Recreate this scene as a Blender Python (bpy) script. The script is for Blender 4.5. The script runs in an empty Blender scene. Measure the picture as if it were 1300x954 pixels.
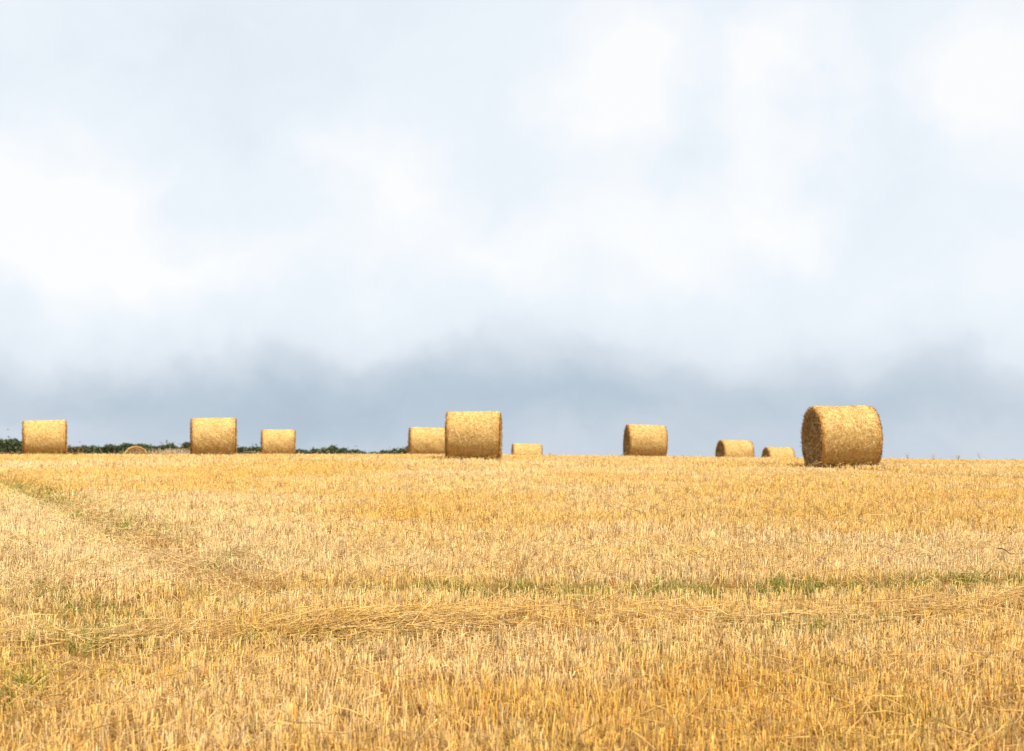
import bpy, math, random
import numpy as np
from mathutils import Vector, Matrix

rng = np.random.default_rng(7)
random.seed(7)
scene = bpy.context.scene
COL = scene.collection

# ------------------------------------------------------------------ camera
HORIZON = 585.0            # picture row of the true horizon (1300x954 frame)
FPX = 1786.0
PITCH = math.atan((HORIZON - 477.0) / FPX)
CAM_H = 1.5
cam_d = bpy.data.cameras.new("camera")
cam = bpy.data.objects.new("camera", cam_d)
COL.objects.link(cam)
cam.location = (0, 0, CAM_H)
cam.rotation_euler = (math.pi / 2 + PITCH, 0, 0)
cam_d.sensor_width = 36.0
cam_d.lens = FPX / 1300 * 36
cam_d.clip_start = 0.05
cam_d.clip_end = 6000
cam_d.dof.use_dof = True
cam_d.dof.focus_distance = 10.5
cam_d.dof.aperture_fstop = 3.5
scene.camera = cam

# ------------------------------------------------------------------ light
SUN_STRENGTH = 3.9
SKY_STRENGTH = 0.1
CLOUD_GAIN = 1.0
sd = Vector((0.50, -0.30, 0.95)).normalized()          # towards the sun
sun_d = bpy.data.lights.new("sun", 'SUN')
sun_d.energy = SUN_STRENGTH
sun_d.angle = math.radians(7)
sun_d.color = (1.0, 0.94, 0.83)
sun = bpy.data.objects.new("sun", sun_d)
COL.objects.link(sun)
sun.rotation_euler = sd.to_track_quat('Z', 'Y').to_euler()

scene.view_settings.view_transform = 'Standard'
scene.view_settings.look = 'None'
scene.view_settings.gamma = 1
scene.view_settings.use_curve_mapping = False
scene.view_settings.exposure = 0.82

world = bpy.data.worlds.new("World")
scene.world = world
world.use_nodes = True
nt = world.node_tree
nt.nodes.clear()
N = nt.nodes.new
Lk = nt.links.new


def vmath(op, a, b=None):
    n = N('ShaderNodeVectorMath'); n.operation = op
    for i, v in enumerate((a, b)):
        if v is None: continue
        if isinstance(v, (tuple, list)): n.inputs[i].default_value = v
        else: Lk(v, n.inputs[i])
    return n


def fmath(op, a, b=None, clamp=False):
    n = N('ShaderNodeMath'); n.operation = op; n.use_clamp = clamp
    for i, v in enumerate((a, b)):
        if v is None: continue
        if isinstance(v, (int, float)): n.inputs[i].default_value = v
        else: Lk(v, n.inputs[i])
    return n.outputs[0]


tc = N('ShaderNodeTexCoord')
dirv = tc.outputs['Generated']


def noise3(vec, scale, detail, rough=0.5, dist=0.0):
    n = N('ShaderNodeTexNoise'); n.inputs['Scale'].default_value = scale
    n.inputs['Detail'].default_value = detail; n.inputs['Roughness'].default_value = rough
    n.inputs['Distortion'].default_value = dist
    Lk(vec, n.inputs['Vector']); return n


w1 = noise3(dirv, 7.0, 4, 0.55)
wv = vmath('SUBTRACT', w1.outputs['Color'], (0.5, 0.5, 0.5)).outputs[0]
wv = vmath('MULTIPLY', wv, (0.17, 0.17, 0.13)).outputs[0]
warp = vmath('ADD', dirv, wv).outputs[0]
w2 = noise3(dirv, 19.0, 5, 0.6)
wv2 = vmath('SUBTRACT', w2.outputs['Color'], (0.5, 0.5, 0.5)).outputs[0]
wv2 = vmath('MULTIPLY', wv2, (0.05, 0.05, 0.03)).outputs[0]
warp = vmath('ADD', warp, wv2).outputs[0]


def el(py): return math.radians(3.46) + (477 - py) / FPX
def az(px): return math.atan((px - 650) / FPX)


# cloud masses: (azimuth, elevation, half width, half height, brightness)
CLOUDS = [
    (az(70), el(290), .130, .042, .34), (az(230), el(345), .10, .016, .12),
    (az(770), el(115), .056, .050, .38), (az(500), el(240), .050, .055, .28), (az(430), el(180), .03, .02, .12),
    (az(985), el(200), .036, .055, .24), (az(1010), el(90), .030, .030, .16), (az(845), el(310), .070, .026, .26),
    (az(1270), el(120), .050, .050, .26), (az(640), el(345), .050, .018, .18),
    (az(130), el(40), .12, .030, -.02), (az(1290), el(320), .06, .04, .08),
    (az(300), el(200), .120, .055, -.11), (az(905), el(225), .025, .050, -.12), (az(400), el(90), .10, .03, -.06),
    (az(620), el(240), .03, .045, -.07), (az(1180), el(215), .080, .050, -.06),
    (az(300), el(300), .04, .03, -.08),
    (az(150), el(512), .26, .026, -.14), (az(560), el(490), .18, .026, -.12), (az(800), el(505), .16, .020, -.08),
    (az(1200), el(510), .14, .022, -.06),
    (az(20), el(550), .05, .012, .12),
]
soft = vmath('ADD', dirv, vmath('MULTIPLY', vmath('SUBTRACT', warp, dirv).outputs[0], (.8, .8, .6)).outputs[0]).outputs[0]
total = None
for (a_, e_, rx, rz, amp) in CLOUDS:
    c = (math.sin(a_) * math.cos(e_), math.cos(a_) * math.cos(e_), math.sin(e_))
    d = vmath('SUBTRACT', soft if (amp < 0 and abs(e_ - el(495)) < .015) else warp, c).outputs[0]
    d = vmath('MULTIPLY', d, (1 / rx, 1 / 0.35, 1 / rz)).outputs[0]
    q = vmath('DOT_PRODUCT', d, d).outputs['Value']
    g = fmath('EXPONENT', fmath('MULTIPLY', q, -0.7))
    g = fmath('MULTIPLY', g, amp)
    total = g if total is None else fmath('ADD', total, g)

big = noise3(warp, 3.2, 6, 0.5)
nb = fmath('MULTIPLY', fmath('SUBTRACT', big.outputs['Fac'], 0.5), 0.30)
sv = vmath('MULTIPLY', warp, (1.0, 1.0, 1.7)).outputs[0]
fine = noise3(sv, 11.0, 7, 0.55)
nf = fmath('MULTIPLY', fmath('SUBTRACT', fine.outputs['Fac'], 0.5), 0.34)
sep = N('ShaderNodeSeparateXYZ'); Lk(soft, sep.inputs[0])
prof = N('ShaderNodeMapRange'); prof.interpolation_type = 'SMOOTHSTEP'
Lk(sep.outputs['Z'], prof.inputs['Value'])
prof.inputs['From Min'].default_value = math.sin(el(530))
prof.inputs['From Max'].default_value = math.sin(el(370))
prof.inputs['To Min'].default_value = 0.34
prof.inputs['To Max'].default_value = 0.74
t = fmath('ADD', fmath('ADD', total, nb), fmath('ADD', nf, prof.outputs[0]), clamp=True)
ramp = N('ShaderNodeValToRGB')
els = ramp.color_ramp.elements


def lin(c):
    return tuple((v / 255 / 12.92) if v / 255 <= .04045 else ((v / 255 + .055) / 1.055) ** 2.4 for v in c)


stops = [(0.0, (172, 189, 207)), (0.16, (187, 202, 217)), (0.36, (207, 218, 230)), (0.58, (228, 236, 245)),
         (0.80, (239, 246, 253)), (1.0, (253, 254, 255))]
els[0].position, els[0].color = stops[0][0], (*lin(stops[0][1]), 1)
els[1].position, els[1].color = stops[-1][0], (*lin(stops[-1][1]), 1)
for p, c in stops[1:-1]:
    e = els.new(p); e.color = (*lin(c), 1)
Lk(t, ramp.inputs[0])
skyt = N('ShaderNodeTexSky')
skyt.sky_type = 'NISHITA'; skyt.sun_disc = False
skyt.sun_elevation = math.asin(sd.z); skyt.sun_rotation = math.atan2(sd.x, sd.y)
gain = CLOUD_GAIN / (2 ** scene.view_settings.exposure) / SKY_STRENGTH
cl = vmath('MULTIPLY', ramp.outputs['Color'], (gain, gain, gain)).outputs[0]
mx = N('ShaderNodeMix'); mx.data_type = 'RGBA'; mx.inputs[0].default_value = 0.97
Lk(skyt.outputs[0], mx.inputs[6]); Lk(cl, mx.inputs[7])
bg = N('ShaderNodeBackground'); bg.inputs['Strength'].default_value = SKY_STRENGTH
Lk(mx.outputs[2], bg.inputs['Color'])
wo = N('ShaderNodeOutputWorld'); Lk(bg.outputs[0], wo.inputs['Surface'])


# ------------------------------------------------------------------ helpers
def tag(o, label=None, cat=None, group=None, kind=None):
    if label: o['label'] = label
    if cat: o['category'] = cat
    if group: o['group'] = group
    if kind: o['kind'] = kind
    return o


def sst(t):
    t = np.clip(t, 0, 1); return t * t * (3 - 2 * t)


SL = (HORIZON - 458.5) / FPX


def ground(x, y):
    """height of the field: it climbs away from the camera to a soft crest and falls beyond it"""
    x = np.asarray(x, float); y = np.asarray(y, float)
    c = 0.00078; yk = 70.
    z = np.where(y < yk, SL * y - c * y * y, SL * yk - c * yk * yk + (SL - 2 * c * yk) * (np.minimum(y, 200) - yk))
    w = sst((y - 15) / 30)
    z = z - w * 0.012 * np.clip(x + 1, 0, 40)
    z = z - 0.42 * sst((y - 43) / 22) * sst((x + 7) / 8)
    near = sst((70 - y) / 20)
    z = z + near * 0.012 * (np.sin(x * 1.7 + y * .6) * np.sin(y * 1.3 - x * .3))
    # wheel tracks pressed into the soil
    return z - 0.035 * track(x, y)


def polydist(x, y, pts):
    x = np.asarray(x, float); y = np.asarray(y, float)
    best = np.full(np.broadcast(x, y).shape, 1e9)
    for (x0, y0), (x1, y1) in zip(pts[:-1], pts[1:]):
        dx, dy = x1 - x0, y1 - y0
        tt = np.clip(((x - x0) * dx + (y - y0) * dy) / (dx * dx + dy * dy), 0, 1)
        best = np.minimum(best, np.hypot(x - x0 - tt * dx, y - y0 - tt * dy))
    return best


TRACK_A = [(-13, 31), (-7.56, 21.4), (-5.22, 16.6), (-3.6, 13.2), (-2.32, 10.6), (-1.7, 9.6)]
TRACK_B = [(-9, 8.0), (-3.12, 8.75), (-2.44, 8.85), (-1.66, 9.35), (-1.06, 9.5), (0, 9.55), (1.06, 9.55), (1.9, 9.65), (3.6, 9.9), (9, 10.8)]
TRACK_C = [(-2.2, 5.0), (-2.19, 6.74), (-2.26, 7.78), (-3.16, 9.57), (-4.13, 11.35), (-8, 16)]
TRACK_D = [(4.6, 31.5), (5.72, 28.4), (6.66, 24.8), (9.5, 18.6)]
WINDROW = [(-8, 7.3), (-2.83, 7.6), (-1.99, 7.75), (-1.14, 7.92), (0, 8.08), (1.19, 8.3), (2.2, 8.35), (3.17, 8.6), (9, 9.2)]


def track(x, y):
    t = np.exp(-(polydist(x, y, TRACK_A) / .35) ** 2)
    t = np.maximum(t, np.exp(-(polydist(x, y, TRACK_B) / .16) ** 2))
    t = np.maximum(t, .8 * np.exp(-(polydist(x, y, TRACK_C) / .28) ** 2))
    t = np.maximum(t, .8 * np.exp(-(polydist(x, y, TRACK_D) / .4) ** 2))
    return t


_tab = np.random.default_rng(3).random((256, 256))


def vnoise(x, y):
    xi = np.floor(x).astype(int); yi = np.floor(y).astype(int)
    fx = x - xi; fy = y - yi
    fx = fx * fx * (3 - 2 * fx); fy = fy * fy * (3 - 2 * fy)
    g = lambda a, b: _tab[a & 255, b & 255]
    return (g(xi, yi) * (1 - fx) + g(xi + 1, yi) * fx) * (1 - fy) + (g(xi, yi + 1) * (1 - fx) + g(xi + 1, yi + 1) * fx) * fy


def fbm(x, y, o=4):
    s = 0; a = .5; tot = 0
    for i in range(o):
        s = s + a * vnoise(x + 17.3 * i, y + 5.1 * i); tot += a; x = x * 2.03; y = y * 2.03; a *= .5
    return s / tot


def make_mesh(name, V, Q, C=None, mats=(), parent=None, smooth=False, T=None, mi=None):
    """V (n,3), Q (m,4) quads, T (k,3) triangles, C (n,3) vertex colours"""
    me = bpy.data.meshes.new(name)
    V = np.asarray(V, np.float32)
    Q = np.zeros((0, 4), int) if Q is None else np.asarray(Q)
    T = np.zeros((0, 3), int) if T is None else np.asarray(T)
    me.vertices.add(len(V)); me.vertices.foreach_set('co', V.ravel())
    loops = np.concatenate([Q.ravel(), T.ravel()]).astype(np.int32)
    me.loops.add(len(loops)); me.loops.foreach_set('vertex_index', loops)
    starts = np.concatenate([np.arange(len(Q)) * 4, len(Q) * 4 + np.arange(len(T)) * 3]).astype(np.int32)
    me.polygons.add(len(starts)); me.polygons.foreach_set('loop_start', starts)
    if mi is not None: me.polygons.foreach_set('material_index', np.asarray(mi, np.int32))
    if smooth is True: me.polygons.foreach_set('use_smooth', np.ones(len(starts), bool))
    elif smooth is not False: me.polygons.foreach_set('use_smooth', np.asarray(smooth, bool))
    me.update(calc_edges=True)
    if C is not None:
        a = me.color_attributes.new('tint', 'FLOAT_COLOR', 'POINT')
        a.data.foreach_set('color', np.concatenate([C, np.ones((len(C), 1))], 1).astype(np.float32).ravel())
    for m in mats: me.materials.append(m)
    o = bpy.data.objects.new(name, me); COL.objects.link(o)
    if parent is not None: o.parent = parent
    return o


def tubes(P, R, C):
    """P (n,k,3) polylines, R (n,k) radii, C (n,3) colours -> three sided tapered stalks with a closed tip"""
    n, k, _ = P.shape
    d = P[:, -1] - P[:, 0]
    d /= np.linalg.norm(d, axis=1, keepdims=True) + 1e-9
    ref = np.where(np.abs(d[:, 2:3]) > .8, np.array([[1., 0, 0]]), np.array([[0, 0, 1.]]))
    u = np.cross(d, ref); u /= np.linalg.norm(u, axis=1, keepdims=True) + 1e-9
    v = np.cross(d, u)
    ph = np.random.default_rng(1).random(n) * 6.28
    V = np.zeros((n, k, 3, 3))
    for j in range(3):
        a = ph + j * 2.0944
        off = u * np.cos(a)[:, None] + v * np.sin(a)[:, None]
        V[:, :, j] = P + off[:, None] * R[:, :, None]
    base = (np.arange(n) * k * 3)[:, None]
    Q = []
    for s in range(k - 1):
        for j in range(3):
            a = s * 3 + j; b = s * 3 + (j + 1) % 3
            Q.append(base + np.array([a, b, b + 3, a + 3]))
    Q = np.stack(Q, 1).reshape(-1, 4)
    T = base + np.array([(k - 1) * 3, (k - 1) * 3 + 1, (k - 1) * 3 + 2])
    return V.reshape(-1, 3), Q, T, np.repeat(C, k * 3, axis=0)


# ------------------------------------------------------------------ materials
def mat(name, rough=.7, spec=.25):
    m = bpy.data.materials.new(name); m.use_nodes = True
    b = m.node_tree.nodes['Principled BSDF']
    b.inputs['Roughness'].default_value = rough
    b.inputs['Specular IOR Level'].default_value = spec
    return m, m.node_tree, b


def tinted(name, rough=.6, spec=.3, transl=0.0, nscale=30, namp=.25, gain=1.0):
    """colour from the 'tint' attribute, broken up by fine noise"""
    m, t, b = mat(name, rough, spec)
    at = t.nodes.new('ShaderNodeAttribute'); at.attribute_name = 'tint'
    tcx = t.nodes.new('ShaderNodeTexCoord')
    nz = t.nodes.new('ShaderNodeTexNoise'); nz.inputs['Scale'].default_value = nscale; nz.inputs['Detail'].default_value = 2
    t.links.new(tcx.outputs['Object'], nz.inputs['Vector'])
    mr = t.nodes.new('ShaderNodeMapRange')
    mr.inputs['From Min'].default_value = .3; mr.inputs['From Max'].default_value = .7
    mr.inputs['To Min'].default_value = (1 - namp) * gain; mr.inputs['To Max'].default_value = (1 + namp) * gain
    t.links.new(nz.outputs['Fac'], mr.inputs['Value'])
    vm = t.nodes.new('ShaderNodeVectorMath'); vm.operation = 'SCALE'
    t.links.new(at.outputs['Color'], vm.inputs[0]); t.links.new(mr.outputs[0], vm.inputs['Scale'])
    t.links.new(vm.outputs[0], b.inputs['Base Color'])
    if transl:
        out = [n for n in t.nodes if n.type == 'OUTPUT_MATERIAL'][0]
        tr = t.nodes.new('ShaderNodeBsdfTranslucent'); t.links.new(vm.outputs[0], tr.inputs['Color'])
        ms = t.nodes.new('ShaderNodeMixShader'); ms.inputs[0].default_value = transl
        t.links.new(b.outputs[0], ms.inputs[1]); t.links.new(tr.outputs[0], ms.inputs[2])
        t.links.new(ms.outputs[0], out.inputs['Surface'])
    return m


M_stub = tinted('stubble_straw', .55, .3, .22, 18, .18)
M_loose = tinted('loose_straw', .5, .35, .15, 14, .18)
M_grass = tinted('grass_blades', .5, .35, .3, 20, .2)
M_leaf = tinted('hedge_leaves', .55, .3, .2, 2, .3)
M_wood = tinted('hedge_wood', .8, .2, 0, 6, .3)
M_baleside = tinted('bale_straw', .6, .3, .0, 26, .12)
M_bale_end = tinted('bale_cut_straw', .7, .2, 0, 26, .3)

# soil with chopped straw
M_soil, t, b = mat('soil_and_chaff', .95, .1)
tcx = t.nodes.new('ShaderNodeTexCoord')
mp = t.nodes.new('ShaderNodeMapping'); mp.inputs['Scale'].default_value = (1, 1, 1)
t.links.new(tcx.outputs['Object'], mp.inputs[0])
n1 = t.nodes.new('ShaderNodeTexNoise'); n1.inputs['Scale'].default_value = 60; n1.inputs['Detail'].default_value = 6
mp2 = t.nodes.new('ShaderNodeMapping'); mp2.inputs['Scale'].default_value = (12, 60, 12)
n2 = t.nodes.new('ShaderNodeTexNoise'); n2.inputs['Scale'].default_value = 2.5; n2.inputs['Detail'].default_value = 4
n3 = t.nodes.new('ShaderNodeTexNoise'); n3.inputs['Scale'].default_value = .5; n3.inputs['Detail'].default_value = 3
t.links.new(mp.outputs[0], n1.inputs['Vector']); t.links.new(tcx.outputs['Object'], mp2.inputs[0])
t.links.new(mp2.outputs[0], n2.inputs['Vector']); t.links.new(mp.outputs[0], n3.inputs['Vector'])
r1 = t.nodes.new('ShaderNodeValToRGB')
r1.color_ramp.elements[0].position = .36; r1.color_ramp.elements[0].color = (.09, .042, .014, 1)
r1.color_ramp.elements[1].position = .62; r1.color_ramp.elements[1].color = (.34, .18, .05, 1)
ad = t.nodes.new('ShaderNodeMix'); ad.data_type = 'FLOAT'; ad.inputs[0].default_value = .45
t.links.new(n1.outputs['Fac'], ad.inputs[2]); t.links.new(n2.outputs['Fac'], ad.inputs[3])
t.links.new(ad.outputs[0], r1.inputs[0])
t.links.new(r1.outputs[0], b.inputs['Base Color'])
bp = t.nodes.new('ShaderNodeBump'); bp.inputs['Strength'].default_value = .6; bp.inputs['Distance'].default_value = .02
t.links.new(n1.outputs['Fac'], bp.inputs['Height']); t.links.new(bp.outputs[0], b.inputs['Normal'])

# ------------------------------------------------------------------ ground
def axis(lo, hi, fine_lo, fine_hi, step, grow=1.18):
    a = list(np.arange(fine_lo, fine_hi + 1e-6, step))
    s = step; v = fine_hi
    while v < hi: s *= grow; v += s; a.append(min(v, hi))
    s = step; v = fine_lo
    while v > lo: s *= grow; v -= s; a.insert(0, max(v, lo))
    return np.array(a)


gx = axis(-1500, 1500, -9, 9, .12, 1.06); gy = axis(-150, 2500, 4.5, 16, .10, 1.035)
X, Y = np.meshgrid(gx, gy)
Z = ground(X, np.maximum(Y, -60))
nx, ny = len(gx), len(gy)
idx = np.arange(nx * ny).reshape(ny, nx)
Q = np.stack([idx[:-1, :-1], idx[:-1, 1:], idx[1:, 1:], idx[1:, :-1]], -1).reshape(-1, 4)
go = make_mesh('ground', np.stack([X, Y, Z], -1).reshape(-1, 3), Q, None, [M_soil], smooth=True)
tag(go, 'brown soil of the rising field seen between the cut straw', 'ground', kind='structure')

# ------------------------------------------------------------------ bale positions (x, y, turn deg, diameter, length, ...)
def rowx(px, d): return (px - 650) / FPX * d


BALES = [  # px centre, distance, yaw, diameter, length, sink, label
    (1068, 28.7, 6.0, 1.315, 1.215, 0, 'largest round straw bale, nearest on the right, its dark brown end face showing'),
    (601.5, 32.8, -1.5, 1.20, 1.20, 0, 'tall straw bale near the middle standing in front of another bale'),
    (544, 50.5, 6.0, 1.20, 1.36, 0, 'straw bale partly hidden behind the tall bale near the middle'),
    (272, 40.5, 11.5, 1.18, 1.20, 0, 'straw bale by the hedge with pale dry grass at its left foot'),
    (58, 42.8, 17.5, 1.17, 1.19, 0, 'leftmost straw bale, standing in front of the dark hedge'),
    (353.5, 54, 9.5, 1.18, 1.20, 0, 'small straw bale on the left, hedge showing low on both its sides'),
    (173, 72.0, 107, 1.22, 1.2, 0, 'orange-brown rounded bale top showing above the crest against the hedge'),
    (668, 60.3, 3.0, 1.22, 1.20, 0, 'low pale bale top just right of the tall middle bale'),
    (818, 45.8, 5.0, 1.19, 1.20, 0, 'straw bale standing alone on the skyline between the middle and the far right'),
    (932, 55.5, 9.0, 1.20, 1.17, 0, 'rounded straw bale on the skyline, the larger of two left of the largest bale'),
    (987, 60.5, 7.0, 1.22, 1.10, 0, 'smallest rounded bale, close to the left of the largest bale'),
]
bale_xy = [(rowx(b_[0], b_[1]), b_[1], b_[2]) for b_ in BALES]


def under_bale(x, y):
    m = np.zeros(x.shape, bool)
    for (bx, by, a) in bale_xy:
        m |= (np.abs(x - bx) < .62) & (np.abs(y - by) < .42)
    return m


# ------------------------------------------------------------------ straw colours
PALE = np.array([.79, .56, .275]); GOLD = np.array([.77, .465, .09]); DEEP = np.array([.60, .29, .045])
BROWN = np.array([.32, .15, .045]); GREYB = np.array([.42, .33, .20]); GREEN = np.array([.30, .32, .07])


def straw_colour(x, y, n, r):
    """colour of each stalk: large patches of pale and golden straw, each stalk a little different"""
    big = fbm(x * .22 + 5, y * .42 + 9, 4)
    med = fbm(x * .9 + 31, y * 1.6 + 3, 3)
    pale = .42 + 1.5 * (big - .5) + 1.0 * (med - .5)
    pale += .28 * np.exp(-((y - 11.4) / 1.5) ** 2) + .20 * np.exp(-((y - 9.1) / .25) ** 2) + .18 * np.exp(-((y - 27) / 2.5) ** 2)
    pale -= .30 * np.exp(-((y - 14.8) / 1.5) ** 2) * sst((x + 2) / 3) + .18 * np.exp(-((y - 21.5) / 2.2) ** 2) + .26 * np.exp(-((y - 6) / 1.6) ** 2)
    pale += .25 * np.exp(-((y - 15) / 2.5) ** 2) * sst((-x - 2) / 3)
    pale = np.clip(pale + r.normal(0, .28, n), 0, 1)[:, None]
    deep = np.clip(r.random(n) * 1.4 - .55 + .25 * np.exp(-((y - 6) / 1.8) ** 2), 0, 1)[:, None]
    c = PALE * pale + (GOLD * (1 - deep) + DEEP * deep) * (1 - pale)
    k = r.random(n)
    br = (k < .07)[:, None]; gb = ((k > .07) & (k < .13))[:, None]
    c = np.where(br, BROWN * .6 + c * .4, c); c = np.where(gb, GREYB * .6 + c * .4, c)
    return c * r.uniform(.82, 1.16, (n, 1))


def greenness(x, y):
    g = (.55 + 1.25 * sst((x + 1.8) / 1.2)) * np.exp(-(polydist(x, y + .04, TRACK_B) / .30) ** 2) * sst((fbm(x * 1.3 + 2, y * 1.3, 3) - .30 - .12 * sst((.5 - x) / 2)) / .2)
    g += .9 * np.exp(-(polydist(x, y, TRACK_A) / .5) ** 2) * sst((fbm(x * .8 + 9, y * .8, 3) - .36) / .2)
    g += .5 * np.exp(-(polydist(x, y, TRACK_C) / .45) ** 2) * sst((fbm(x * 1.6 + 40, y * 1.6, 3) - .40) / .2)
    g += 1.1 * np.exp(-((polydist(x, y + .24, WINDROW)) / .26) ** 2) * sst((fbm(x * 2.2 + 60, y * 3.5, 3) - .50) / .12)
    for (tx, ty) in ((-2.2, 6.75), (-2.45, 6.5), (-1.75, 8.9), (-1.55, 7.2), (-2.7, 8.2), (1.5, 6.6), (.75, 7.35)):
        g += .8 * np.exp(-((x - tx) / .14) ** 2 - ((y - ty) / .12) ** 2)
    g += .30 * sst((fbm(x * 1.1 + 80, y * 1.5 + 7, 3) - .62) / .12)
    g += .24 * np.exp(-((x + 2.8) / 2.0) ** 2 - ((y - 9.3) / 1.1) ** 2) * sst((fbm(x * 2.2 + 4, y * 2.2, 3) - .38) / .2)
    return np.clip(g, 0, 1 - .55 * sst((-x - 1.2) / .8) * sst((11.5 - y) / 1.5) * sst((y - 7) / .8))


# ------------------------------------------------------------------ stubble
HOLES = [(-.64, 8.16, .30, .07), (-2.48, 7.75, .14, .05), (-1.99, 6.83, .14, .05), (-1.3, 11.09, .12, .1), (-3.04, 11.2, .35, .13),
         (-.05, 8.05, .18, .06), (1.5, 8.2, .25, .06), (-1.35, 7.35, .18, .05), (.85, 9.45, .3, .07), (2.2, 7.5, .16, .05)]


def holes(x, y):
    h = np.zeros(x.shape)
    for (hx, hy, rx, ry) in HOLES:
        h = np.maximum(h, np.exp(-((x - hx) / rx) ** 2 - ((y - hy) / ry) ** 2))
    return h


def make_stubble():
    bands = [(3.2, 7.5, 1250, .9), (7.5, 12, 1150, .95), (12, 18, 800, 1.15), (18, 26, 480, 1.5), (26, 36, 200, 2.1), (36, 52, 90, 2.4), (52, 90, 22, 3.0)]
    Vs, Qs, Ts, Cs = [], [], [], []
    off = 0
    for (y0, y1, dens, fat) in bands:
        hw = .42 * y1 + 2.2
        n = int(dens * (y1 - y0) * 2 * hw / 3.2)
        x = rng.uniform(-hw, hw, n); y = rng.uniform(y0, y1, n)
        keep = np.abs(x) < .42 * y + 2.2
        x, y = x[keep], y[keep]
        # drill rows
        ca, sa = math.cos(.06), math.sin(.06)
        xr = x * ca + y * sa; yr = -x * sa + y * ca
        yr = np.round(yr / .125) * .125 + rng.normal(0, .014, len(x)) + .02 * np.sin(xr * 1.1)
        x = xr * ca - yr * sa; y = xr * sa + yr * ca
        m = rng.integers(2, 6, len(x))
        cid = np.repeat(np.arange(len(x)), m)
        cx, cy = x[cid], y[cid]
        n = len(cid)
        ox, oy = rng.normal(0, .016, n), rng.normal(0, .012, n)
        px, py = cx + ox, cy + oy
        tr = track(px, py); gr = greenness(px, py)
        wr = np.exp(-(polydist(px, py + .12, WINDROW) / .30) ** 2)
        keep = (rng.random(n) > .60 * tr + .85 * np.exp(-(polydist(px, py + .08, TRACK_B) / .30) ** 4) * (.25 + .75 * sst((px + 1.6) / 1.2)) * (.55 + .9 * np.clip(fbm(px * 1.5 + 7, py * 2) - .1, 0, .6)) + .62 * wr * (fbm(px * 2, py * 2) + .2) + holes(px, py)) & ~under_bale(px, py)
        thin = fbm(px * 1.8 + 12, py * 3.0 + 8, 3)
        keep &= rng.random(n) > np.clip((.36 - thin) * 3.0, 0, .6)
        px, py, ox, oy, cid, tr, gr = px[keep], py[keep], ox[keep], oy[keep], cid[keep], tr[keep], gr[keep]
        n = len(px)
        hgt = np.clip(rng.normal(.090, .012, n), .04, .14) * (1 - .45 * tr) * (.82 + .36 * fbm(px * .9, py * .9, 2))
        short = rng.random(n) < .28
        hgt = np.where(short, hgt * rng.uniform(.35, .9, n), hgt)
        tall = rng.random(n) < .006
        hgt = np.where(tall, hgt * rng.uniform(1.2, 1.7, n), hgt)
        spread = rng.normal(0, .15, (n, 2)) + np.stack([ox, oy], 1) * 3.5
        messy = (rng.random(n) < .10 + .35 * tr)[:, None]
        spread = np.where(messy, spread + rng.normal(0, .5, (n, 2)), spread)
        gz = ground(px, py)
        top = np.stack([px + spread[:, 0] * hgt, py + spread[:, 1] * hgt, gz + hgt / np.sqrt(1 + (spread ** 2).sum(1))], 1)
        bot = np.stack([px, py, gz - .01], 1)
        r0 = rng.uniform(.0018, .0037, n) * fat
        C = straw_colour(px, py, n, rng)
        tuft = rng.uniform(.66, 1.2, (cid.max() + 1, 1))[cid]
        C = C * tuft
        C = C * (1 - .35 * gr[:, None] * (rng.random((n, 1)) < .6)) + GREEN * .35 * gr[:, None] * .8
        V, Q, T, CC = tubes(np.stack([bot, top], 1), np.stack([r0, r0 * .85], 1), C)
        Vs.append(V); Qs.append(Q + off); Ts.append(T + off); Cs.append(CC); off += len(V)
        # dry leaf sheaths curling off the stalks (near part only)
        if y0 < 18:
            s = rng.random(n) < .30
            k = s.sum()
            b0 = bot[s] + (top[s] - bot[s]) * rng.uniform(.2, .95, (k, 1))
            a = rng.random(k) * 6.283
            ln = rng.uniform(.02, .075, k)
            d1 = np.stack([np.cos(a) * .6, np.sin(a) * .6, rng.uniform(-.2, 1, k)], 1) * ln[:, None]
            d2 = np.stack([np.cos(a) * .9, np.sin(a) * .9, rng.uniform(-1.2, .1, k)], 1) * ln[:, None] * .8
            P = np.stack([b0, b0 + d1, b0 + d1 + d2], 1)
            rr = rng.uniform(.0012, .0028, k) * fat
            V, Q, T, CC = tubes(P, np.stack([rr, rr, rr * .3], 1), C[s] * rng.uniform(.9, 1.15, (k, 1)))
            Vs.append(V); Qs.append(Q + off); Ts.append(T + off); Cs.append(CC); off += len(V)
    o = make_mesh('stubble', np.concatenate(Vs), np.concatenate(Qs), np.clip(np.concatenate(Cs), 0, .85), [M_stub], T=np.concatenate(Ts))
    tag(o, 'short golden cut straw stubble covering the whole field', 'stubble', kind='stuff')
    return off


nst = make_stubble()


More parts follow.
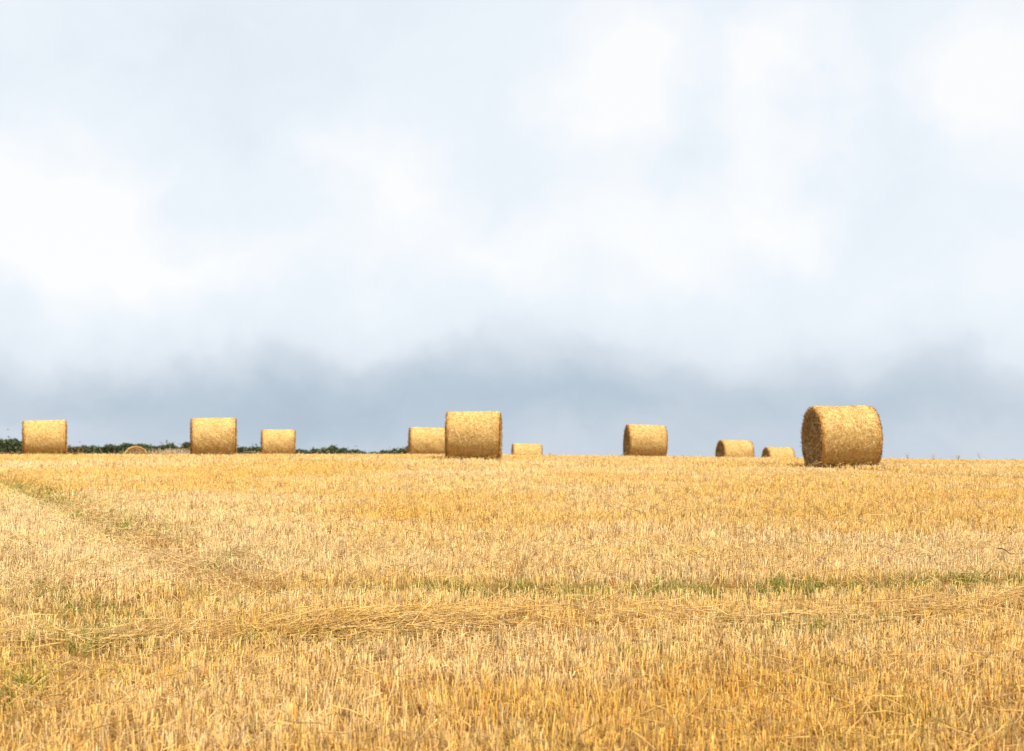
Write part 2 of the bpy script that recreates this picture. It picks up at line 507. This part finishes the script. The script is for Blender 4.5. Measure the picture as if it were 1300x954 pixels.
def make_loose():
    parts = []

    def batch(x, y, ln, ang, z0, z1, rad, C, bend=.12):
        n = len(x)
        d = np.stack([np.cos(ang), np.sin(ang)], 1)
        perp = np.stack([-d[:, 1], d[:, 0]], 1)
        P = np.zeros((n, 4, 3))
        bz = rng.normal(0, .4, n)
        for i, s in enumerate((-.5, -.17, .17, .5)):
            bow = (0.25 - s * s) * ln * rng.normal(0, bend, n) * 3
            xy = np.stack([x, y], 1) + d * (s * ln)[:, None] + perp * bow[:, None]
            P[:, i, :2] = xy
            hz = z0 + (z1 - z0) * (s + .5) + (.25 - s * s) * ln * .25 * bz
            P[:, i, 2] = ground(xy[:, 0], xy[:, 1]) + np.maximum(hz, .004)
        R = np.stack([rad, rad, rad * .95, rad * .8], 1)
        parts.append(tubes(P, R, C))

    def colours(x, y, n):
        c = straw_colour(x, y, n, rng)
        return (c * .6 + np.array([.72, .46, .14]) * .4) * rng.uniform(.7, 1.15, (n, 1))
    # windrow left by the combine
    n = 10500
    s = rng.uniform(-5.5, 6.0, n)
    wx = np.array([p[0] for p in WINDROW]); wy = np.array([p[1] for p in WINDROW])
    amount = fbm(s * 1.1 + 3, s * 0 + 5.5, 3) - .10 * sst((-s - 1.2) / 1.0)
    o_ = rng.normal(0, .13, n) * (.6 + amount) + .06 * np.sin(s * 2.3)  + np.where(rng.random(n) < .3, rng.normal(0, .3, n), 0)
    y = np.interp(s, wx, wy) + o_
    keep = rng.random(n) < np.clip((amount - .38) * 5.0, .10, 1)
    s, y = s[keep], y[keep]; n = len(s)
    ln = rng.gamma(3, .085, n).clip(.05, .55)
    ang = .07 + rng.normal(0, .5, n) + np.where(rng.random(n) < .3, rng.normal(0, 1, n), 0)
    hz = rng.uniform(.01, .14, n) * np.exp(-((y - np.interp(s, wx, wy)) / .3) ** 2) + .01
    batch(s, y, ln, ang, hz, np.clip(hz + rng.normal(0, .25, n) * ln * .4, .005, .17), rng.uniform(.0016, .003, n), colours(s, y, n))
    # scattered over the field
    for (y0, y1, dens, fat) in ((3.5, 12, 200, 1), (12, 24, 50, 1.3), (24, 50, 5, 2)):
        hw = .42 * y1 + 2; n = int(dens * (y1 - y0) * 2 * hw)
        x = rng.uniform(-hw, hw, n); y = rng.uniform(y0, y1, n)
        patch = fbm(x * .7 + 20, y * 1.4 + 50, 3)
        k = (np.abs(x) < .42 * y + 2) & (rng.random(n) < np.clip((patch - .3) * 2.8, .08, 1))
        x, y = x[k], y[k]; n = len(x)
        ln = rng.gamma(2.2, .045, n).clip(.03, .45)
        up = rng.uniform(.01, .15, n)
        batch(x, y, ln, rng.random(n) * 3.14159, up, np.clip(up + rng.normal(0, .45, n) * ln, .005, .2), rng.uniform(.0015, .0028, n) * fat, colours(x, y, n))
    # flattened swath of long stalks on the left, by the diagonal track
    n = 600
    tt = rng.uniform(0, 1, n)
    ax = np.array([p[0] for p in TRACK_A][::-1]); ay = np.array([p[1] for p in TRACK_A][::-1])
    q = rng.uniform(9.6, 17, n)
    x = np.interp(q, ay, ax) + rng.normal(0, .4, n)
    ln = rng.gamma(4, .07, n).clip(.08, .6); up = rng.uniform(.01, .09, n)
    batch(x, q, ln, rng.normal(2.3, .7, n), up, np.clip(up + rng.normal(0, .2, n) * ln, .005, .14), rng.uniform(.0018, .003, n), colours(x, q, n))
    # rims of straw dropped at the foot of each bale
    for (bx, by, a) in bale_xy:
        n = 260
        x = bx + rng.normal(0, .62, n); y = by - .38 + rng.normal(0, .16, n)
        ln = rng.gamma(3, .05, n).clip(.05, .35); up = rng.uniform(.01, .12, n)
        batch(x, y, ln, rng.random(n) * 3.14, up, np.clip(up + rng.normal(0, .4, n) * ln, .005, .16), rng.uniform(.003, .005, n), colours(x, y, n))
    off = 0; V, Q, T, C = [], [], [], []
    for (v, q, t_, c) in parts:
        V.append(v); Q.append(q + off); T.append(t_ + off); C.append(c); off += len(v)
    o = make_mesh('loose_straw', np.concatenate(V), np.concatenate(Q), np.clip(np.concatenate(C), 0, .85), [M_loose], T=np.concatenate(T))
    tag(o, 'loose stalks of straw lying over the stubble and in a swath across the near field', 'straw', kind='stuff')


make_loose()


def make_grass():
    n = 520000
    y = rng.uniform(4, 26, n) ** 1.0
    x = rng.uniform(-1, 1, n) * (.42 * y + 2)
    g = greenness(x, y)
    clump = fbm(x * 7, y * 7, 2)
    k = rng.random(n) < np.clip(g - .12, 0, 1) * .62 * sst((clump - .42) / .25) * np.where(y > 12, .5, 1)
    x, y, g = x[k], y[k], g[k]; n = len(x)
    h = rng.uniform(.04, .13, n) * (.75 + .4 * g)
    a = rng.random(n) * 6.283
    lean = rng.uniform(.1, .9, n)
    d = np.stack([np.cos(a), np.sin(a)], 1)
    gz = ground(x, y)
    P = np.zeros((n, 4, 3))
    for i, s in enumerate((0, .4, .75, 1.)):
        P[:, i, :2] = np.stack([x, y], 1) + d * (lean * h * s * s)[:, None]
        P[:, i, 2] = gz + h * (s - .3 * lean * s * s) - (.005 if i == 0 else 0)
    r = rng.uniform(.0016, .0032, n) * np.where(y > 12, 1.5, 1)
    C = np.array([.17, .22, .035]) * rng.uniform(.6, 1.4, (n, 1)) + rng.uniform(0, 1, (n, 1)) * np.array([.28, .20, .03])
    V, Q, T, CC = tubes(P, np.stack([r, r * 1.1, r * .7, r * .2], 1), C)
    o = make_mesh('grass', V, Q, np.clip(CC, 0, .8), [M_grass], T=T)
    tag(o, 'green grass regrowing in thin bands along the wheel tracks', 'grass', kind='stuff')
    return n


ng = make_grass()


# ------------------------------------------------------------------ straw bales
def bale_parts(seed, D, L):
    r = np.random.default_rng(seed)
    R = D / 2
    nu, nv = 120, 34
    # rounded side
    th = np.linspace(0, 2 * np.pi, nu, endpoint=False)
    s = np.linspace(-1, 1, nv)
    TH, S = np.meshgrid(th, s)
    lump = fbm(np.cos(TH) * 2.2 + 9 + seed, np.sin(TH) * 2.2 + S * 1.8 + 20, 4) - .5
    edge = np.clip((np.abs(S) - .93) / .07, 0, 1)
    rad = R * (1 - .035 * edge ** 2) + .030 * lump + r.normal(0, .0035, TH.shape)
    rad = rad - .012 * (np.abs(S) < .9)* (1-np.abs(S))*0
    Xc = S * L / 2 + .012 * (fbm(np.cos(TH) * 5 + 3, np.sin(TH) * 5 + 7, 3) - .5) * np.sign(S)
    Yc = rad * np.cos(TH); Zc = rad * np.sin(TH)

    def settle(P):
        """the bale sags on the ground: a flat foot and slight bulge above it"""
        z = P[..., 2]
        P[..., 2] = np.where(z < -R * .90, -R * .90 + (z + R * .90) * .12, z)
        P[..., 1] *= 1 + .02 * np.exp(-((z + R * .5) / .25) ** 2)
        P[..., 2] += R * .90 + (R - R * .90) * .12
        return P
    V = settle(np.stack([Xc, Yc, Zc], -1))
    idx = np.arange(nu * nv).reshape(nv, nu)
    nxt = np.roll(idx, -1, axis=1)
    Q = np.stack([idx[:-1], nxt[:-1], nxt[1:], idx[1:]], -1).reshape(-1, 4)
    base = np.array([.74, .49, .155])
    cn = fbm(TH * 3 + 4, S * 6 + seed, 4)
    C0 = base * (.88 + .3 * (cn[..., None] - .4))
    C0 = np.where((np.abs(S) > .90)[..., None], C0 * np.array([.86, .72, .55]), C0)
    # straw strands wound round the side
    n = 15000
    a0 = r.random(n) * 6.283; s0 = r.uniform(-1, 1, n)
    ln = r.gamma(4, .022, n).clip(.03, .2); tilt = r.normal(0, .8, n)
    lift = r.uniform(.000, .008, n)
    loose = r.random(n) < .03
    P = np.zeros((n, 4, 3))
    for i, q in enumerate((-.5, -.17, .17, .5)):
        aa = a0 + q * ln * np.cos(tilt) / R
        xx = np.clip(s0 * L / 2 + q * ln * np.sin(tilt), -L / 2 - .01, L / 2 + .01)
        lp = fbm(np.cos(aa) * 2.2 + 9 + seed, np.sin(aa) * 2.2 + xx / (L / 2) * 1.8 + 20, 4) - .5
        ed = np.clip((np.abs(xx / (L / 2)) - .93) / .07, 0, 1)
        rr = R * (1 - .035 * ed ** 2) + .030 * lp + lift + np.where(loose, (q + .5) * .025, 0)
        P[:, i] = np.stack([xx, rr * np.cos(aa), rr * np.sin(aa)], 1)
    P = settle(P)
    k = r.random(n)[:, None]
    Cs = np.where(k < .45, np.array([.80, .58, .25]), np.where(k < .85, np.array([.76, .50, .15]), np.array([.52, .30, .09])))
    Cs = Cs * r.uniform(.85, 1.1, (n, 1))
    Cs = np.where((np.abs(s0) > .90)[:, None], Cs * np.array([.88, .74, .56]), Cs)
    w = r.uniform(.0018, .004, n)
    v2, q2, t2, c2 = tubes(P, np.stack([w, w, w, w * .6], 1), Cs)
    nV = V.reshape(-1, 3)
    side = (np.concatenate([nV, v2]), np.concatenate([Q, q2 + len(nV)]), t2 + len(nV), np.concatenate([C0.reshape(-1, 3), c2]),
            np.concatenate([np.ones(len(Q), bool), np.zeros(len(q2) + len(t2), bool)]))
    ends = []
    for sg in (-1, 1):
        nr = 16
        rho = np.linspace(0, 1, nr)
        RH, TT = np.meshgrid(rho, th, indexing='ij')
        rimrad = rad[0] if sg < 0 else rad[-1]
        rr = RH * rimrad[None, :] * .995
        bump = .030 * (fbm(rr * np.cos(TT) * 6 + 11 + seed, rr * np.sin(TT) * 6 + 30, 4) - .5) + .010 * np.sin(rr * 55 + TT)
        xe = (Xc[0] if sg < 0 else Xc[-1])[None, :] * RH + (sg * L / 2) * (1 - RH)
        xe = xe + sg * (bump * (1 - RH ** 6) + .02 * (1 - RH ** 2))
        Ve = settle(np.stack([xe, rr * np.cos(TT), rr * np.sin(TT)], -1))
        ie = np.arange(nr * nu).reshape(nr, nu); nx_ = np.roll(ie, -1, axis=1)
        Qe = np.stack([ie[:-1], ie[1:], nx_[1:], nx_[:-1]], -1).reshape(-1, 4)
        if sg > 0: Qe = Qe[:, ::-1]
        sp = .5 + .5 * np.sin(rr * 60 + TT)
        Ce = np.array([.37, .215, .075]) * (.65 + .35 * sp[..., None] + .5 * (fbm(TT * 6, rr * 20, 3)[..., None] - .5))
        m = 4200
        a0 = r.random(m) * 6.283; q0 = np.sqrt(r.random(m)) * (R - .02)
        ln = r.gamma(3, .022, m).clip(.02, .18)
        Pm = np.zeros((m, 3, 3))
        out = r.gamma(1.6, .006, m); dirn = r.normal(0, .9, m)
        rim = q0 > R - .14
        dirn = np.where(rim & (r.random(m) < .5), r.normal(1.57, .4, m), dirn)
        for i, q in enumerate((-.5, 0, .5)):
            aa = a0 + q * ln * np.cos(dirn) / np.maximum(q0, .08)
            rq = np.minimum(q0 + q * ln * np.sin(dirn), R * 1.012)
            Pm[:, i] = np.stack([sg * (L / 2 + .014 + out * (1 + q)), rq * np.cos(aa), rq * np.sin(aa)], 1)
        Pm = settle(Pm)
        k = r.random(m)[:, None]
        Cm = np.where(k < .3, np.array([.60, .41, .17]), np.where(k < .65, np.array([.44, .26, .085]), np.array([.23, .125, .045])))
        Cm = Cm * r.uniform(.7, 1.15, (m, 1))
        w = r.uniform(.0025, .0055, m)
        v3, q3, t3, c3 = tubes(Pm, np.stack([w, w, w * .6], 1), Cm)
        nE = Ve.reshape(-1, 3)
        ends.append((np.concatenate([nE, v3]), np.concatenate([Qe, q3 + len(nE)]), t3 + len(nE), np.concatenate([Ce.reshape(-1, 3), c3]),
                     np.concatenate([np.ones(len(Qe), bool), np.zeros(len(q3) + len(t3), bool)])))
    return side, ends


def build_bale(seed, D, L):
    root = bpy.data.objects.new('straw_bale', None); COL.objects.link(root)
    side, ends = bale_parts(seed, D, L)
    make_mesh('rolled_side', side[0], side[1], np.clip(side[3], 0, .8), [M_baleside], root, smooth=side[4], T=side[2])
    for e in ends:
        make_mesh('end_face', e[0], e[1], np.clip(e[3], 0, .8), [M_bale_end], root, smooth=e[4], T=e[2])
    return root


protos = {}
for i, (px, d, yaw, D, L, tilt, label) in enumerate(BALES):
    kind_ = i if i < 4 else (1, 3, 0, 2)[i % 4]
    if kind_ not in protos:
        protos[kind_] = build_bale(kind_ * 13 + 5, 1.2, 1.27)
        root = protos[kind_]
    else:
        src = protos[kind_]
        root = src.copy(); COL.objects.link(root)
        for ch in list(src.children):
            c = ch.copy(); COL.objects.link(c); c.parent = root
    x, y, _ = bale_xy[i]
    z = float(ground(x, y))
    root.location = (x, y, z - .01)
    # lie along the slope of the field
    e = .6
    gxs = (float(ground(x + e, y)) - float(ground(x - e, y))) / (2 * e)
    roll = (0.0, .012, 0, 0, .022, 0, 0, -.01, -.012, -.008, -.01)[i]
    root.rotation_euler = (0, -math.atan(gxs) - roll, math.radians(yaw))
    root.scale = (L / 1.27, D / 1.2, D / 1.2)
    tag(root, label, 'straw bale', 'round straw bales on the stubble field')
    bpy.context.view_layer.update()

# ------------------------------------------------------------------ hedge behind the crest on the left
def make_hedge():
    root = bpy.data.objects.new('hedge', None); COL.objects.link(root)
    line = np.array([(-75, 84), (-45, 92), (-36, 96), (-20, 108), (-7.5, 122)], float)
    root.location = (line[2][0], line[2][1], float(ground(*line[2])))
    org = np.array(root.location)
    seg = np.r_[0, np.cumsum(np.hypot(*np.diff(line, axis=0).T))]
    n = 220000
    u = rng.random(n) ** 1.0 * seg[-1]
    cx = np.interp(u, seg, line[:, 0]); cy = np.interp(u, seg, line[:, 1])
    # height of the top along the hedge
    ptx = 650 + FPX * cx / cy
    row_top = np.interp(ptx, [-300, 0, 60, 110, 150, 200, 240, 305, 330, 385, 400, 425, 450, 470, 490, 520, 540], [561, 561.5, 563.5, 567, 565, 564.5, 563, 568, 568.5, 572, 570, 568.5, 570.5, 574, 570.5, 570, 577])
    ztop = CAM_H + cy * (HORIZON - row_top) / FPX
    gz = ground(cx, cy)
    bump = .55 * (fbm(u * .8, u * 0 + 3, 3) - .5) + .5 * (fbm(u * 3.2, u * 0 + 9, 2) - .5)
    H = ztop - gz + bump
    v = np.where(rng.random(n) < .75, 1 - rng.random(n) * .45, rng.random(n))
    depth = (rng.random(n) * 2 - 1) * .9 * np.sqrt(np.clip(1 - (v - .3) ** 2 * 1.4, .05, 1))
    P = np.stack([cx + .3 * depth, cy + depth * .95, gz + v * H * (1 - .10 * depth ** 2)], 1)
    spike = rng.random(n) < .02
    P[:, 2] += np.where(spike, rng.gamma(1.5, .10, n), 0)
    clumpy = fbm(u * 1.9 + 4, P[:, 2] * 2.2, 3)
    keep = rng.random(n) < .9 + 1.0 * (clumpy - .4)
    P, clumpy = P[keep], clumpy[keep]; n = len(P)
    # leaves: small folded quads
    s = rng.uniform(.05, .11, n)
    a = rng.normal(0, 1, (n, 3)); a /= np.linalg.norm(a, axis=1, keepdims=True)
    b_ = rng.normal(0, 1, (n, 3)); b_ = np.cross(a, b_); b_ /= np.linalg.norm(b_, axis=1, keepdims=True)
    V = np.stack([P - a * s[:, None], P + b_ * s[:, None] * .55, P + a * s[:, None], P - b_ * s[:, None] * .55], 1) - org
    C = np.array([.070, .090, .040]) * rng.uniform(.6, 1.5, (n, 1)) * (0.6 + clumpy[:, None])
    C = np.where(rng.random((n, 1)) < .10, C + np.array([.06, .045, .0]), C)
    C = np.where((fbm(P[:, 0] * .35 + 70, P[:, 1] * 0 + 2, 2) > .62)[:, None], C * np.array([1.5, .95, .8]), C)
    make_mesh('foliage', V.reshape(-1, 3), np.arange(n * 4).reshape(-1, 4), np.repeat(C, 4, 0), [M_leaf], root)
    m = 900
    u = rng.random(m) * seg[-1]
    cx = np.interp(u, seg, line[:, 0]); cy = np.interp(u, seg, line[:, 1])
    row_top = np.interp(650 + FPX * cx / cy, [0, 110, 240, 385, 425, 540], [562, 568, 564, 572, 570, 578])
    zt = CAM_H + cy * (HORIZON - row_top) / FPX
    gz = ground(cx, cy)
    Pp = np.zeros((m, 4, 3))
    lean = rng.normal(0, .12, (m, 2))
    y_off = rng.uniform(-.6, .6, m)
    hh = (zt - gz) * rng.uniform(.6, 1.02, m)
    for i, q in enumerate((0, .35, .7, 1)):
        Pp[:, i] = np.stack([cx + lean[:, 0] * hh * q, cy + y_off + lean[:, 1] * hh * q, gz + hh * q - .05], 1) + np.append(rng.normal(0, .03, 2), 0)
    rr = rng.uniform(.012, .035, m)
    V, Q, T, CC = tubes(Pp - org, np.stack([rr, rr * .8, rr * .5, rr * .2], 1), np.array([[.11, .075, .045]]) * rng.uniform(.6, 1.4, (m, 1)))
    make_mesh('stems', V, Q, CC, [M_wood], root, T=T)
    tag(root, 'dark green hedge along the far side of the crest on the left', 'hedge')


make_hedge()


# dry grass standing on the crest before the hedge
def make_dry_grass():
    n = 420
    x = rng.normal(-10.95, .45, n); y = 46 + rng.normal(0, 1.2, n)
    k2 = 90
    x = np.r_[x, rng.uniform(-20, -7, k2)]; y = np.r_[y, 47 + rng.normal(0, 1.5, k2)]
    n = len(x)
    h = rng.uniform(.12, .30, n); gz = ground(x, y)
    lean = rng.normal(0, .16, (n, 2))
    P = np.stack([np.stack([x + lean[:, 0] * h * q * q, y + lean[:, 1] * h * q * q, gz + h * q], 1) for q in (0, .5, 1)], 1)
    r = rng.uniform(.004, .008, n)
    C = np.array([.58, .42, .24]) * rng.uniform(.6, 1.15, (n, 1))
    V, Q, T, CC = tubes(P, np.stack([r, r * .8, r * .6], 1), C)
    o = make_mesh('dry_grass', V, Q, CC, [M_stub], T=T)
    tag(o, 'pale dry grass standing on the crest before the hedge', 'dry grass', kind='stuff')


make_dry_grass()


# ------------------------------------------------------------------ dead weeds on the right skyline, twigs in the stubble
def weed(x, y, h, nb, label, seed, col=(.34, .24, .13)):
    r = np.random.default_rng(seed)
    root = bpy.data.objects.new('dry_weed', None); COL.objects.link(root)
    root.location = (x, y, float(ground(x, y)))
    ln = r.normal(0, .12, 2)
    P = np.array([[[ln[0] * h * q * q, ln[1] * h * q * q, h * q] for q in (0, .35, .7, 1)]])
    V, Q, T, C = tubes(P, np.array([[.007, .006, .004, .002]]), np.array([col]))
    make_mesh('stem', V, Q, C, [M_wood], root, T=T)
    Ps = []
    for i in range(nb):
        q = r.uniform(.35, .95); b0 = np.array([ln[0] * h * q * q, ln[1] * h * q * q, h * q])
        a = r.random() * 6.28; l = r.uniform(.05, .14)
        d = np.array([math.cos(a) * .6, math.sin(a) * .6, .8]) * l
        Ps.append([b0, b0 + d * .5, b0 + d * np.array([.9, .9, 1.1])])
    rr = np.full((nb, 1), .0035)
    V, Q, T, C = tubes(np.array(Ps), np.hstack([rr, rr, rr * 1.6]), np.tile(np.array(col) * 1.1, (nb, 1)))
    make_mesh('branches', V, Q, C, [M_wood], root, T=T)
    tag(root, label, 'weed', 'dead weeds on the skyline at the right')


weed(10.35, 36.9, .23, 6, 'thin dead weed on the skyline a little right of the largest bale', 1)
weed(10.95, 36.6, .19, 5, 'dead weed on the skyline, second to the right of the largest bale', 2)
weed(11.05, 35.0, .21, 9, 'bushiest brown dead weed just below the skyline at the right', 3)
weed(12.78, 38.5, .22, 5, 'rightmost dead weed, standing alone on the skyline', 4)


def twig(x, y, ang, ln, label, seed):
    r = np.random.default_rng(seed)
    z = float(ground(x, y)) + .125
    c, s = math.cos(ang), math.sin(ang)
    P = np.array([[[c * ln * (q - .5), s * ln * (q - .5), .05 * (.5 - q) + .012 * math.sin(q * 7)] for q in (0, .3, .6, 1)],
                  [[c * ln * (q * .3 + .05), s * ln * (.05 + q * .3) + q * .02, .01 + q * .02] for q in (0, .4, .7, 1)]])
    V, Q, T, C = tubes(P, np.array([[.005, .0045, .004, .002], [.003, .003, .002, .0015]]), np.array([[.10, .06, .04]] * 2))
    o = make_mesh('twig', V, Q, C, [M_wood], T=T)
    o.location = (x, y, z)
    tag(o, label, 'twig', 'dark twigs lying on the stubble')


twig(4.40, 12.42, -.9, .10, 'short dark twig lying on the stubble, the farther of two at the right edge', 5)
twig(3.80, 10.84, -.15, .15, 'dark twig lying on the stubble, the nearer of two at the right edge', 6)

# ------------------------------------------------------------------ check of where the bales land in a 1300x954 frame
cp, sp = math.cos(PITCH), math.sin(PITCH)
for i, (px, d, yaw, D, L, tilt, label) in enumerate(BALES):
    x, y, _ = bale_xy[i]; z = float(ground(x, y)) + D - .03 - CAM_H
    dd = y * cp + z * sp
    print('bale', px, 'top row %.1f' % (477 - FPX * (z * cp - y * sp) / dd))
print('stubble verts', nst, 'grass', ng)
